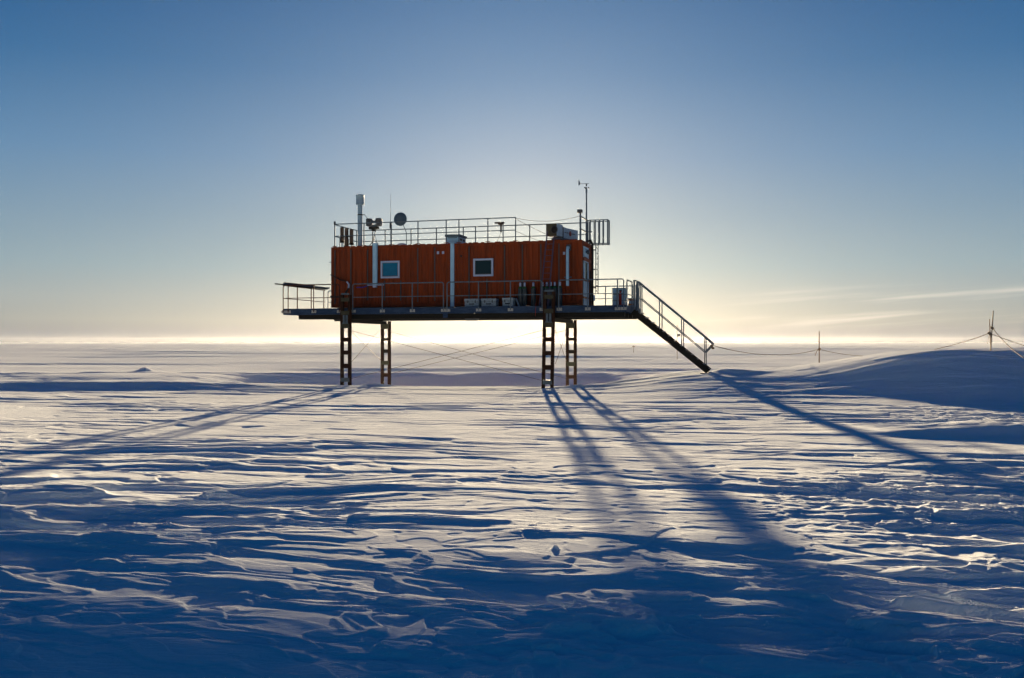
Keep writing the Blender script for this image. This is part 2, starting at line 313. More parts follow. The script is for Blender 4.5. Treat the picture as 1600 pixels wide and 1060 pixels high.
def sag(p_, q_, s_, n=24):
    p_ = Vector(p_); q_ = Vector(q_); return [p_.lerp(q_, i/n)-Vector((0, 0, s_*4*(i/n)*(1-i/n))) for i in range(n+1)]

# ================================================================== CABIN
ZB, ZT = 1.68, 4.56
cab = Thing('container_cabin', 'long orange red corrugated container cabin with two white framed windows on the platform', 'cabin', (6.1, 1.22, ZB))
def corrugated(x0, x1, y, z0, z1, depth=.035, pitch=.278, ax='x', flip=1):
    m = MB(); prof = []; x_ = x0
    while x_ < x1-.02:
        for f_, d_ in ((0, 0), (.27, 0), (.40, depth), (.68, depth), (.82, 0)):
            xx = x_+f_*pitch
            if xx < x1: prof.append((xx, d_))
        x_ += pitch
    prof.append((x1, 0))
    vs_ = []
    for a, d_ in prof:
        for zz in (z0, z1): vs_.append((a, y+d_*flip, zz) if ax == 'x' else (y+d_*flip, a, zz))
    m.add(vs_, [(2*i, 2*i+2, 2*i+3, 2*i+1) if (flip > 0) == (ax == 'x') else (2*i+1, 2*i+3, 2*i+2, 2*i) for i in range(len(prof)-1)])
    return m
for x0, x1 in ((.06, 6.03), (6.22, 12.13)):
    cab.part('side_wall', corrugated(x0, x1, .015, ZB+.14, ZT-.09), M['orange'])
    cab.part('side_wall', corrugated(x0, x1, 2.425, ZB+.14, ZT-.09, flip=-1), M['orange'])
cab.part('end_wall', corrugated(.06, 2.38, .02, ZB+.14, ZT-.09, ax='y', flip=1), M['orange'])
cab.part('end_wall', corrugated(.06, 2.38, 12.17, ZB+.14, ZT-.09, ax='y', flip=-1), M['orange'])
fr = MB()
for xa, xb in ((0, 6.095), (6.10, 12.19)):
    for yy in (0, 2.34): fr.box(xa, xb, yy, yy+.10, ZB, ZB+.145); fr.box(xa, xb, yy, yy+.10, ZT-.10, ZT-.002)
for yy in (0, 2.34): fr.box(-.003, .10, yy-.003, yy+.103, ZB-.003, ZT); fr.box(12.09, 12.193, yy-.003, yy+.103, ZB-.003, ZT)
for yy in (0,):
    for xx in (0, 12.09): fr.box(xx, xx+.10, .1, 2.34, ZB+.002, ZB+.14); fr.box(xx, xx+.10, .1, 2.34, ZT-.11, ZT-.004)
cab.part('corner_frame', fr, M['orange'])
rf = MB().box(.05, 12.14, .05, 2.39, ZT-.05, ZT-.02); cab.part('roof', rf, M['orange'])
random.seed(3); x_ = .10; pf = []
while x_ < 12.0:
    wd = random.uniform(.14, .30); h_ = random.choice((.012, .02, .028, .034)); pf += [(x_, .003), (x_+.01, h_), (x_+wd, h_), (x_+wd+.01, .003)]; x_ += wd+random.uniform(.03, .16)
vv = [(a_, yy, ZT+zz) for a_, h_ in pf for yy in (-.004, .05) for zz in (-.005, h_)]
ff = [f_ for i in range(len(pf)-1) for f_ in ((4*i, 4*i+1, 4*i+5, 4*i+4), (4*i+2, 4*i+6, 4*i+7, 4*i+3), (4*i+1, 4*i+3, 4*i+7, 4*i+5))]
cab.part('roof_rim', MB().add(vv, ff), M['orange'])
cab.part('floor', MB().box(.02, 12.17, .02, 2.42, ZB+.001, ZB+.06), M['dark'])
for x0 in (2.57, 7.14):
    f_ = MB(); x1, z0, z1 = x0+.95, 3.03, 3.84; wd = .085
    f_.box(x0, x1, -.045, .03, z1-wd, z1).box(x0, x1, -.045, .03, z0, z0+wd).box(x0, x0+wd, -.045, .03, z0+wd, z1-wd).box(x1-wd, x1, -.045, .03, z0+wd, z1-wd)
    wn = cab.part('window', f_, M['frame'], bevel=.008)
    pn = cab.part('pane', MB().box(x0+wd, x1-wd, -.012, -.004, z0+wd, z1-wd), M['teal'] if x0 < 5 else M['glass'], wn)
    sb = MB().box(x0+wd, x1-wd, -.03, -.012, z0+wd, z0+wd+.03).box(x0+wd, x1-wd, -.03, -.012, z1-wd-.02, z1-wd).box(x0+wd, x0+wd+.025, -.03, -.012, z0+wd+.03, z1-wd-.02).box(x1-wd-.025, x1-wd, -.03, -.012, z0+wd+.03, z1-wd-.02)
    cab.part('sash', sb, M['greyp'], wn)
for xx, z0, z1 in ((.2, 1.85, 4.42), (1.03, 2.0, 4.42), (1.89, 2.0, 4.40), (2.75, 1.98, 2.92), (3.57, 1.98, 2.92), (4.42, 1.9, 4.40), (5.26, 1.95, 4.40), (6.93, 1.9, 4.42), (7.78, 1.9, 2.9), (8.62, 1.9, 4.40), (9.45, 1.9, 4.42), (10.31, 1.9, 4.42), (11.14, 1.9, 4.42)):
    cab.part('batten', MB().box(xx-.022, xx+.022, -.02, .014, z0, z1), M['batten'])
cab.part('joint_cover', MB().box(6.035, 6.215, -.035, .014, ZB-.02, ZT+.04), M['pale'])
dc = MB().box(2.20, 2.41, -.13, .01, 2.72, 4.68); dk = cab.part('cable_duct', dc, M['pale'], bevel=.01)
cab.part('bracket', MB().box(1.92, 2.75, -.10, -.04, 2.70, 2.735).box(2.22, 2.39, -.15, -.02, 2.60, 2.715), M['frame'], dk)
cab.part('cable', MB().tube([(1.35, -.05, 2.62), (1.7, -.05, 2.62), (1.92, -.05, 2.70)], .025), mat('blue cable', (.03, .03, .25)), dk)
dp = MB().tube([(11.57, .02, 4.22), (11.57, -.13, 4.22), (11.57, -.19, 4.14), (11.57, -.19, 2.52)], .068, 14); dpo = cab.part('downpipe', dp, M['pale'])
cab.part('elbow_collar', MB().box(11.47, 11.69, -.03, .012, 4.10, 4.36), M['greyp'], dpo)
cab.part('clamp', MB().box(11.42, 11.73, -.2, .0, 2.88, 2.93), M['rail'], dpo)
for xx, zz in ((5.37, 4.10), (5.62, 4.10), (11.33, 3.92)):
    cab.part('wall_plate', MB().box(xx, xx+.10, -.015, .012, zz, zz+.12).box(xx+.03, xx+.07, -.03, -.015, zz+.03, zz+.07), M['frame'])
cab.part('vent_hole', MB().lathe((6.55, .01, 3.98), [(.05, 0), (.05, .03), (.03, .035)], 12, (0, -1, 0)), M['black'])
hs = MB().tube([(-.02, -.03, 3.25), (.15, -.05, 3.17), (.55, -.08, 2.98), (.82, -.1, 2.92), (.97, -.12, 2.76), (.95, -.12, 2.58), (.78, -.1, 2.34), (.5, -.08, 2.20), (.2, -.06, 2.17), (-.02, -.05, 2.22)], [.025, .025, .03, .03, .035, .04, .045, .045, .04, .03], 8)
hso = cab.part('hose', hs, M['black']); cab.part('sleeve', MB().tube([(.88, -.12, 2.90), (.99, -.125, 2.76), (.96, -.125, 2.60)], .042), M['frame'], hso)
cab.part('wall_bracket', MB().beam((-.15, .1, 3.86), (.0, .1, 3.86), .03, .03).beam((-.15, .1, 3.82), (-.15, .1, 3.93), .03, .03), M['galv'])
# end wall with door, panels, cables
dr = MB(); X = 12.195
for z0, z1 in ((1.95-.27, 1.74), (2.78, 2.84), (3.62, 3.68)): dr.box(X, X+.035, .22, 1.32, z0, z1)
dr.box(X, X+.035, .22, .30, 1.74, 4.30).box(X, X+.035, 1.22, 1.32, 1.74, 4.30).box(X, X+.035, .30, 1.22, 4.22, 4.30)
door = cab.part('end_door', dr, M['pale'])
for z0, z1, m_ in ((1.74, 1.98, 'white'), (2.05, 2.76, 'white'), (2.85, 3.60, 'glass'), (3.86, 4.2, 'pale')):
    cab.part('door_panel', MB().box(X, X+.02, .30, 1.22, z0, z1), M[m_], door)
    for q0, q1 in ((.30, .48), (1.08, 1.22)): cab.part('panel_edge', MB().box(X, X+.03, q0, q1, z0+.01, z1-.01), M['white'], door)
cab.part('cross_band', MB().box(X+.002, X+.06, .1, 2.34, 2.76, 2.86).box(X+.002, X+.06, .1, 2.34, 3.66, 3.80).box(X+.002, X+.05, .1, 1.9, 1.98, 2.06), M['orange'])
cab.part('cable_bundle', MB().tube([(X+.02, 1.15, 4.60), (X+.14, 1.25, 4.66), (X+.16, 1.55, 4.52), (X+.16, 1.6, 4.2), (X+.15, 1.6, 2.2), (X+.15, 1.7, 1.72)], .05).tube([(X+.08, 1.45, 3.3), (X+.08, 1.45, 1.7)], .04), M['black'])
cab.part('wall_lamp', MB().lathe((X+.02, .75, 4.08), [(.04, 0), (.1, .06), (.11, .14), (.05, .17)], 12, (1, 0, 0)), M['galv'])
cab.part('conduit', MB().tube([(X+.05, 2.1, 1.7), (X+.05, 2.1, 4.45)], .03).tube([(X+.05, 2.22, 1.7), (X+.05, 2.22, 4.45)], .025), M['galv'])
cab.part('end_junction_box', MB().box(X+.003, X+.14, 2.0, 2.34, 1.95, 2.22), M['white'], bevel=.01)
# roof railings (part of the cabin)
def tuberail(posts, y, ztop, zmid, z0, x_ends, r=.024, toe=None):
    m = MB()
    m.tube([(x_ends[0], y, ztop), (x_ends[1], y, ztop)], r); m.tube([(x_ends[0], y, zmid), (x_ends[1], y, zmid)], r*.85)
    for x_ in posts: m.tube([(x_, y, z0), (x_, y, ztop)], r*1.15)
    if toe: m.box(toe[0], toe[1], y-.01, y+.01, z0+.0, z0+.04)
    return m
cab.part('roof_railing', tuberail((.17, 1.69, 3.09, 4.42, 5.81, 6.43, 7.82, 9.13), .03, 5.66, 5.09, ZT, (.17, 9.13), toe=(1.69, 3.09)), M['rail'])
for x_ in (.17, 1.69, 3.09, 4.42, 5.81, 6.43, 7.82, 9.13): cab.part('post_foot', MB().box(x_-.11, x_+.11, -.012, .09, ZT+.036, ZT+.06), M['orange'])
cab.part('roof_railing', tuberail((.2, 1.74, 3.12, 4.45, 5.84, 6.46, 7.85, 9.17, 11.93), 2.40, 5.62, 5.07, ZT-.01, (.2, 11.95)), M['rail'])
er = MB()
for z_ in (5.64, 5.08): er.tube([(.17, .03, z_), (.19, 2.40, z_)], .024)
for y_ in (.55, 1.0, 1.5, 2.0): er.tube([(.18, y_, ZT-.01), (.18, y_, 5.08)], .022)
cab.part('roof_railing', er, M['rail'])
cab.part('post_cap', MB().lathe((.17, .03, 5.62), [(.035, 0), (.05, .04), (.05, .16), (.03, .18)], 10), M['greyp'])
e2 = MB()
for z_ in (5.62, 5.06): e2.tube([(12.10, .05, z_), (12.10, 1.5, z_)], .03)
e2.tube([(12.10, .05, ZT-.01), (12.10, .05, 5.66)], .045)
cab.part('roof_railing', e2, M['rail'])
# ladder on the end wall and the cage round its head
ld = MB()
for y_ in (2.06, 2.62): ld.tube([(12.42, y_, 2.30), (12.42, y_, 4.62)], .022)
z_ = 2.42
while z_ < 4.6: ld.tube([(12.42, 2.06, z_), (12.42, 2.62, z_)], .016); z_ += .25
for z_ in (2.55, 3.4, 4.3): ld.beam((12.2, 2.08, z_), (12.42, 2.08, z_), .04, .05)
cab.part('roof_ladder', ld, M['galv'])
cg = MB(); xA, xB, yA, yB, z0, z1 = 12.12, 13.06, 1.50, 2.05, 4.53, 5.61
for z_ in (z0, z1):
    cg.beam((xA, yA, z_), (xB, yA, z_), .04, .04); cg.beam((xB, yA, z_), (xB, yB, z_), .04, .04); cg.beam((xA, yB, z_), (xB, yB, z_), .04, .04)
for x_ in (12.16, 12.27, 12.50, 12.70, 12.88, 13.06): cg.beam((x_, yA, z0), (x_, yA, z1), .045, .045, (1, 0, 0))
for x_ in (12.12, 12.34, 12.55, 12.75, 13.06): cg.beam((x_, yB, z0), (x_, yB, z1), .04, .04, (1, 0, 0))
cg.beam((xB, 1.78, z0), (xB, 1.78, z1), .03, .03, (1, 0, 0)); cg.beam((12.1, yA, 5.08), (12.36, yA, 5.08), .04, .04)
cab.part('ladder_cage', cg, M['rail'])

# ================================================================== PLATFORM with its legs
XL, XR, YF, YR = -1.8, 14.34, -1.3, 2.9
plf = Thing('station_platform', 'raised galvanised steel platform with railings on four rust red ladder like legs', 'platform', (6.3, .8, -2.0))
plf.part('deck', MB().box(XL, XR, YF+.07, YR-.07, 1.53, 1.60), M['grate'])
fs = MB()
def chan_x(m, x0, x1, y, z0, z1, s_):              # channel section: web and two flanges
    m.box(x0, x1, y, y+.012*s_, z0, z1); m.box(x0, x1, y+.0121*s_, y+.06*s_, z0, z0+.015); m.box(x0, x1, y+.0121*s_, y+.06*s_, z1-.015, z1)
for x0, x1 in ((XL, 6.22), (6.28, XR)): chan_x(fs, x0, x1, YF, 1.31, 1.595, 1); chan_x(fs, x0, x1, YR, 1.31, 1.595, -1)
fs.box(XL-.012, XL, YF, YR, 1.312, 1.593); fs.box(XR, XR+.012, YF, YR, 1.312, 1.593)
fs.box(6.14, 6.36, YF-.012, YF-.002, 1.12, 1.40)
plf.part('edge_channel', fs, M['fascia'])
bm = MB()
for y_ in (-1.05, 2.6): bm.box(-1.1, 14.25, y_-.1, y_+.1, 1.14, 1.305); bm.box(-1.1, 14.25, y_-.1, y_+.1, 1.095, 1.118); bm.box(-1.1, 14.25, y_-.02, y_+.02, 1.118, 1.14)
for y_ in (.3, 1.5): bm.box(-.4, 14.2, y_-.08, y_+.08, 1.12, 1.30)
for x_ in np.arange(-1.0, 14.3, 1.02): bm.box(x_-.04, x_+.04, YF+.08, YR-.08, 1.40, 1.525)
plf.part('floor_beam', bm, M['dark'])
for x_ in (1.5, 11.05):
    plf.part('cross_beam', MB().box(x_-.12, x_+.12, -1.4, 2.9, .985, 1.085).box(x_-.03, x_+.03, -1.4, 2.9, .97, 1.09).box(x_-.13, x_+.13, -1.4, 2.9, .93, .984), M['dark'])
plf.part('under_box', MB().box(7.05, 7.55, -.9, -.5, 1.00, 1.094).box(7.0, 7.6, -.92, -.48, 1.085, 1.0945), M['greyp'])
# railings: hoops with rounded ends
def hoop(x0, x1, posts, y, zt, zm, zb):
    m = MB(); r = .10
    pts = [(x0, y, zb)]+[(x0+r-r*math.cos(a), y, zt-r+r*math.sin(a)) for a in np.linspace(0, math.pi/2, 6)]+[(x1-r+r*math.sin(a), y, zt-r+r*math.cos(a)) for a in np.linspace(0, math.pi/2, 6)]+[(x1, y, zb)]
    m.tube(pts, .025); m.tube([(x0, y, zm), (x1, y, zm)], .017)
    for x_ in posts: m.tube([(x_, y, zb), (x_, y, zt)], .025)
    return m
def foot(x_, y, z):
    m = MB().box(x_-.12, x_+.12, y-.016, y-.004, z-.06, z+.06)
    for a in (-.095, .095):
        for b in (-.045, .045): m.lathe((x_+a, y-.012, z+b), [(.024, 0), (.024, .02), (.015, .024)], 6, (0, -1, 0))
    return m
for x0, x1, ps in ((-1.8, 1.08, (-1.54, -.22)), (1.76, 6.17, (3.22, 4.68)), (6.34, 10.70, (7.81, 9.27)), (11.43, 14.24, (12.70, 13.98))):
    h = plf.part('railing', hoop(x0, x1, ps, YF-.03, 2.70, 2.09, 1.42), M['railsun' if x0 < 0 else 'rail'])
    al = sorted((x0+.02, *ps, x1))
    for x_ in al: plf.part('foot_plate', foot(x_, YF-.003, 1.45), M['plate'], h)
plf.part('railing', hoop(-1.65, 14.25, (.0, 1.5, 3.0, 4.5, 6.0, 7.5, 9.0, 10.5, 12.72, 14.0), YR+.03, 2.66, 2.08, 1.42), M['rail'])
m = MB()
for z_, r_ in ((2.70, .027), (2.09, .017)): m.tube([(XL-.02, YF, z_), (XL-.02, YR, z_)], r_)
for y_ in (.05, 1.45, 2.80): m.tube([(XL-.02, y_, 1.42), (XL-.02, y_, 2.70)], .028)
plf.part('railing', m, M['railsun'])
def hoopy(x, y0, y1, zt, zm, zb):
    m = MB(); r = .10
    pts = [(x, y0, zb)]+[(x, y0+r-r*math.cos(a), zt-r+r*math.sin(a)) for a in np.linspace(0, math.pi/2, 6)]+[(x, y1-r+r*math.sin(a), zt-r+r*math.cos(a)) for a in np.linspace(0, math.pi/2, 6)]+[(x, y1, zb)]
    m.tube(pts, .028); m.tube([(x, y0, zm), (x, y1, zm)], .018); return m
plf.part('railing', hoopy(XR+.03, YF+.02, .22, 2.66, 2.07, 1.42), M['rail'])
plf.part('railing', hoopy(XR+.03, 1.45, YR, 2.66, 2.07, 1.42), M['rail'])
# legs
def leg(x, y, ztop, plates, skew=0.):
    def P(z): return x+skew*(z-1.5)
    m = MB(); zb = -3.4
    for s_ in (-1, 1):
        m.add(*boxskew(P, x, s_*.255, s_*.125, y-.07, y-.055, zb, ztop)); m.add(*boxskew(P, x, s_*.255, s_*.125, y+.055, y+.07, zb, ztop)); m.add(*boxskew(P, x, s_*.14, s_*.125, y-.054, y+.054, zb, ztop))
    lg = plf.part('leg', m, M['rust'])
    for s_ in (-1, 1):
        pr = []; z_ = .64; k_ = 0
        while z_ > -2.3:
            pr += [(z_, 0), (z_-.004, .022), (z_-.042, .022), (z_-.046, 0)]; k_ += 1; z_ -= .10 if k_ % 4 else .17
        vv = [(P(a_)+s_*(.250+h_*(1 if q_ else 0)), yy, a_) for a_, h_ in pr for yy in (y-.03, y+.03) for q_ in (0, 1)]
        ff = [f_ for i in range(len(pr)-1) for f_ in ((4*i+1, 4*i+3, 4*i+7, 4*i+5), (4*i, 4*i+1, 4*i+5, 4*i+4), (4*i+2, 4*i+6, 4*i+7, 4*i+3))]
        plf.part('toothed_rack', MB().add(vv, ff), M['rust'], lg)
    for z0, z1, k in plates:
        mm = MB(); wd = .125 if k in ('rust', 'dark') else .20; xc = P((z0+z1)/2)
        if k == 'jack':
            mm.lathe((xc-.07, y-.05, z0), [(.055, 0), (.055, z1-z0)], 12); mm.lathe((xc+.07, y-.05, z0), [(.055, 0), (.055, z1-z0)], 12); mm.box(xc-.14, xc+.14, y-.11, y+.11, z0-.05, z0)
            plf.part('jack', mm, M['galv'], lg)
        else:
            mm.box(xc-wd, xc+wd, y-.09 if wd > .15 else y-.055, y-.071 if wd > .15 else y-.04, z0, z1)
            mm.box(xc-.124, xc+.124, y+.04, y+.055, z0, z1)
            plf.part('rung_plate', mm, M[k], lg)
    return lg
def boxskew(P, x, a, b, y0, y1, z0, z1):
    if a > b: a, b = b, a
    vs_ = [(P(z)+q_, yy, z) for q_ in (a, b) for yy in (y0, y1) for z in (z0, z1)]
    return vs_, [(0, 1, 3, 2), (4, 6, 7, 5), (0, 4, 5, 1), (2, 3, 7, 6), (0, 2, 6, 4), (1, 5, 7, 3)]
PF = [(2.20, 2.27, 'galv'), (1.89, 2.06, 'olive'), (1.28, 1.46, 'olive'), (.92, 1.26, 'jack'), (.67, .87, 'olive'), (.06, .24, 'rust'), (-.54, -.35, 'rust'), (-1.16, -.95, 'rust'), (-1.78, -1.60, 'galv'), (-2.4, -2.22, 'rust')]
leg(1.50, -1.5, 2.20, PF); leg(11.05, -1.5, 2.20, PF, .02)
PRr = [(.70, .95, 'olive'), (.10, .25, 'dark'), (-.51, -.33, 'dark'), (-1.11, -.91, 'olive'), (-1.71, -1.53, 'rust'), (-2.3, -2.14, 'olive')]
leg(1.50, 3.05, 1.085, PRr); leg(11.05, 3.05, 1.085, PRr)
wr = [((1.76, -1.5, .56), (10.78, -1.5, -1.63)), ((1.76, -1.5, -1.63), (10.78, -1.5, .55)), ((1.76, 3.05, .56), (10.8, 3.05, -1.7)), ((1.76, 3.05, -1.55), (10.8, 3.05, .6)),
      ((1.7, -1.4, .56), (1.3, 2.95, -.9)), ((1.7, -1.4, -.9), (1.3, 2.95, .75)), ((11.3, -1.4, .56), (10.85, 2.95, -.9)), ((11.3, -1.4, -.9), (10.85, 2.95, .6))]
for a, b in wr: plf.part('bracing_wire', MB().tube(sag(a, b, .02, 6), .009, 5), M['wire'])

# ================================================================== STAIRS
stt = Thing('metal_staircase', 'steep open steel staircase with tube handrails going down from the platform to the snow', 'staircase', (17.4, .8, -1.25))
P0 = Vector((14.50, 0, 1.40)); P1 = Vector((17.62, 0, -1.22)); dS = (P1-P0).normalized()
for y_ in (.32, 1.28):
    stt.part('stringer', MB().beam((P0.x-.1, y_, P0.z-.07), (P1.x-.05, y_, P1.z-.06), .03, .24, (0, 1, 0)).beam((P0.x-.1, y_, P0.z-.07), (P1.x-.05, y_, P1.z-.06), .24, .05, (0, 0, 1)) if False else MB().beam((P0.x-.12, y_, P0.z-.02), (P1.x, y_, P1.z), .05, .24), M['dark'])
for i in range(13):
    c = P0.lerp(P1, (i+.5)/13); stt.part('tread', MB().box(c.x-.14, c.x+.14, .35, 1.25, c.z-.01, c.z+.03).box(c.x-.14, c.x-.12, .35, 1.25, c.z-.05, c.z-.011), M['grate'])
for y_ in (.32, 1.28):
    m = MB(); off = .0
    m.tube([(14.40, y_, 2.72), (14.52, y_, 2.74), (14.66, y_, 2.62), (17.62, y_, .13), (17.80, y_, -.05), (17.72, y_, -.16), (17.47, y_, -.43)], .033)
    m.tube([(14.66, y_, 1.98), (17.47, y_, -.40)], .02)
    for x_, z1 in ((14.66, 2.6), (15.55, 1.86), (16.50, 1.06), (17.48, .24)):
        zb_ = P0.z+(x_-P0.x)/(P1.x-P0.x)*(P1.z-P0.z); m.tube([(x_, y_, zb_-.05), (x_, y_, z1)], .024)
    m.tube([(14.45, y_, 1.5), (14.45, y_, 2.72)], .04)
    stt.part('handrail', m, M['rail'])
stt.part('snow_foot_plate', MB().box(17.3, 17.75, .25, 1.35, -1.33, -1.29).box(17.33, 17.37, .3, 1.3, -1.5, -1.33), M['galv'])

# ================================================================== things on the platform
def crate(x0, x1, label, h=.38):
    y0, y1, z0 = -.68, -.22, 1.602
    t_ = Thing('storage_crate', label, 'crate', ((x0+x1)/2, -.45, z0), 'pale crates lined up along the cabin wall')
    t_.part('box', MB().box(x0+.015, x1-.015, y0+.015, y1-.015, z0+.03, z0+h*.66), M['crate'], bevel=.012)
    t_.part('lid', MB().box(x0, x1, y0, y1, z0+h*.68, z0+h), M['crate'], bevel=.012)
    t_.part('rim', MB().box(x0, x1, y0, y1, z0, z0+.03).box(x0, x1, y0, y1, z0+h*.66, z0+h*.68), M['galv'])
    for q_ in (.25, .75):
        xx = x0+(x1-x0)*q_; t_.part('latch', MB().box(xx-.02, xx+.02, y0-.015, y0-.001, z0+h*.5, z0+h*.82), M['greyp'])
    t_.part('handle', MB().box((x0+x1)/2-.12, (x0+x1)/2+.12, y0-.012, y0+.012, z0+h*.32, z0+h*.42), M['black'])
crate(6.93, 7.62, 'pale lidded crate on the platform, nearest to the vertical joint strip of the cabin')
crate(7.72, 8.42, 'pale lidded crate on the platform, middle one of the row below the dark window')
crate(8.70, 9.22, 'narrower pale crate on the platform, beside the first gas cylinders', .40)
single('leaning_board', MB().beam((9.27, -.4, 1.985), (9.45, -.5, 1.60), .04, .06), M['crate'], 'short thin board leaning against the side of the narrower crate', 'board', (9.35, -.45, 1.61))
GL = ['gas cylinder against the wall, nearest to the crates', 'gas cylinder against the wall, second nearest to the crates', 'gas cylinder standing alone between the pair and the leaning ladder',
      'gas cylinder just inside the foot of the leaning purple ladder', 'gas cylinder partly hidden behind the tall leg top, nearer the ladder', 'gas cylinder partly hidden behind the tall leg top, farther from the ladder', 'gas cylinder standing clear between the leg top and the last cylinder', 'gas cylinder nearest to the white downpipe, last of its row']
gas0 = None
for x_, l_ in zip((9.44, 9.64, 10.04, 10.46, 10.66, 10.84, 11.02, 11.25), GL):
    dz = 0; lab = 'dark grey '+l_
    if gas0 is None:
        gas0 = Thing('gas_cylinder', lab, 'gas cylinder', (x_, -.3, 1.602), 'gas cylinders lined up against the cabin wall'); c = (x_, -.3, 1.602)
        gas0.part('body', MB().lathe(c, [(.09, 0), (.105, .02), (.105, .78), (.1, .82)], 16), M['cyl'])
        gas0.part('shoulder', MB().lathe((x_, -.3, 2.422), [(.1, 0), (.085, .05), (.05, .095)], 16), M['green'])
        gas0.part('valve_cap', MB().lathe((x_, -.3, 2.517), [(.045, 0), (.048, .02), (.048, .15), (.03, .175)], 12), M['frame'])
        gas0.part('band', MB().lathe((x_, -.3, 2.15), [(.109, 0), (.109, .05)], 16), M['greyp'])
    else:
        c = gas0.e.copy(); COL.objects.link(c); c.location = W((x_, -.3, 1.602)); c['label'] = lab
        for ch in list(gas0.e.children):
            k = ch.copy(); COL.objects.link(k); k.parent = c
# leaning ladder
lt = Thing('leaning_ladder', 'purple grey aluminium ladder leaning against the orange wall up to the roof', 'ladder', (10.67, -.88, 1.6))
A0, A1, B0, B1 = Vector((10.47, -.90, 1.602)), Vector((10.62, -.03, 5.0)), Vector((10.84, -.86, 1.602)), Vector((10.93, -.05, 4.75))
lt.part('stile', MB().beam(A0, A1, .055, .03, (0, 1, 0)), M['ladder']); lt.part('stile', MB().beam(B0, B1, .055, .03, (0, 1, 0)), M['ladder'])
for i in range(12):
    q_ = (i+.6)/12*.93; q2 = q_*(A1.z-A0.z)/(B1.z-B0.z); lt.part('rung', MB().tube([A0.lerp(A1, q_), B0.lerp(B1, min(q2, 1))], .016, 6), M['ladder'])
# strap hanging from the deck edge
single('red_strap', MB().beam((10.43, -1.36, 1.72), (10.40, -1.36, 1.15), .03, .012), M['red'], 'thin red strap hanging over the platform edge beside the tall leg top', 'strap', (10.41, -1.36, 1.15))
# tank cage at the right end
tk = Thing('liquid_tank', 'grey box shaped tank in a thin frame standing at the stair end of the platform', 'tank', (13.6, 1.9, 1.6))
tk.part('body', MB().box(13.28, 13.86, 1.6, 2.3, 1.66, 2.50), M['pale'], bevel=.03)
m = MB()
for z_ in (1.66, 1.92, 2.2, 2.49): m.box(13.26, 13.88, 1.575, 1.592, z_-.012, z_+.012); m.box(13.87, 13.885, 1.6, 2.3, z_-.012, z_+.012)
for x_ in (13.27, 13.47, 13.67, 13.87): m.box(x_-.01, x_+.01, 1.57, 1.59, 1.62, 2.50)
tk.part('frame', m, M['galv']); tk.part('pallet', MB().box(13.24, 13.9, 1.58, 2.32, 1.602, 1.655), M['dark'])
ex = Thing('fire_extinguisher', 'red extinguisher on a red foot in front of the grey tank', 'extinguisher', (13.72, 1.0, 1.6))
ex.part('body', MB().lathe((13.72, 1.0, 1.72), [(.05, 0), (.07, .03), (.07, .48), (.04, .55), (.02, .6)], 12), M['red'])
ex.part('nozzle', MB().box(13.66, 13.80, .98, 1.02, 2.30, 2.36), M['black']); ex.part('foot', MB().box(13.58, 13.95, .85, 1.15, 1.602, 1.72), M['red'], bevel=.03)
single('red_tarp', MB().add([(13.30, .7, 1.603), (14.0, .7, 1.603), (14.0, 1.4, 1.603), (13.30, 1.4, 1.603), (13.5, .85, 1.73), (13.95, .8, 1.75), (13.95, 1.3, 1.74), (13.55, 1.25, 1.71)], [(0, 1, 5, 4), (1, 2, 6, 5), (2, 3, 7, 6), (3, 0, 4, 7), (4, 5, 6, 7), (3, 2, 1, 0)]) if False else MB().box(13.30, 13.55, .9, 1.3, 1.602, 1.67), M['red'], 'small flat red case on the platform floor beside the red extinguisher', 'case', (13.42, 1.1, 1.602), bevel=.03)
wc = Thing('wooden_crate', 'brown and white slatted crate at the top of the stairs behind the railing', 'crate', (14.05, 2.35, 1.6))
wc.part('box', MB().box(13.93, 14.2, 2.15, 2.6, 1.602, 2.02), M['white']); wc.part('slat', MB().box(13.91, 14.22, 2.12, 2.145, 1.72, 1.80).box(13.91, 14.22, 2.12, 2.145, 1.93, 2.03).box(13.91, 13.96, 2.12, 2.144, 1.61, 1.719), M['wood'])
# steel sections lying on the left end railing
sb_ = Thing('steel_sections', 'long dark steel sections lying on top of the platform railing away from the stairs', 'beam', (-1.7, .6, 2.73))
sb_.part('long_bar', MB().beam((-1.97, -1.75, 2.745), (-1.62, 2.75, 2.745), .09, .05), M['dark'])
sb_.part('channel', MB().beam((-1.86, -1.10, 2.785), (-1.50, 2.7, 2.785), .16, .065), M['fascia'])
sb_.part('snow_top', MB().beam((-1.87, -1.12, 2.842), (-1.62, 1.4, 2.842), .10, .025), M['brown'])

# ================================================================== things on the roof
ch_ = Thing('air_inlet_stack', 'tall galvanised inlet stack with a wide cap, tallest pipe on the roof', 'vent stack', (1.22, .6, ZT-.02))
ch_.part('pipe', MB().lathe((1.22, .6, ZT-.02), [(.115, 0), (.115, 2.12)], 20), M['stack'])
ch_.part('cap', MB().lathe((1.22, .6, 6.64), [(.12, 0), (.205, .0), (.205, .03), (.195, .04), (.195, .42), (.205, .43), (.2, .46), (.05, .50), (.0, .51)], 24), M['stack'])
ch_.part('collar', MB().lathe((1.22, .6, 6.12), [(.13, 0), (.13, .05)], 16).box(1.30, 1.47, .585, .615, 6.13, 6.16), M['dark'])
ch_.part('stay_wire', MB().tube([(1.45, .6, 6.14), (1.62, .75, 5.9)], .011, 5), M['dark'])
tw = Thing('twin_camera_unit', 'pair of dark instrument housings on a short mast beside the tall stack', 'instrument', (1.8, .9, ZT-.02))
for x0 in (1.42, 1.92): tw.part('housing', MB().box(x0, x0+.27, .78, 1.05, 5.62, 6.0), M['greyp'], bevel=.05)
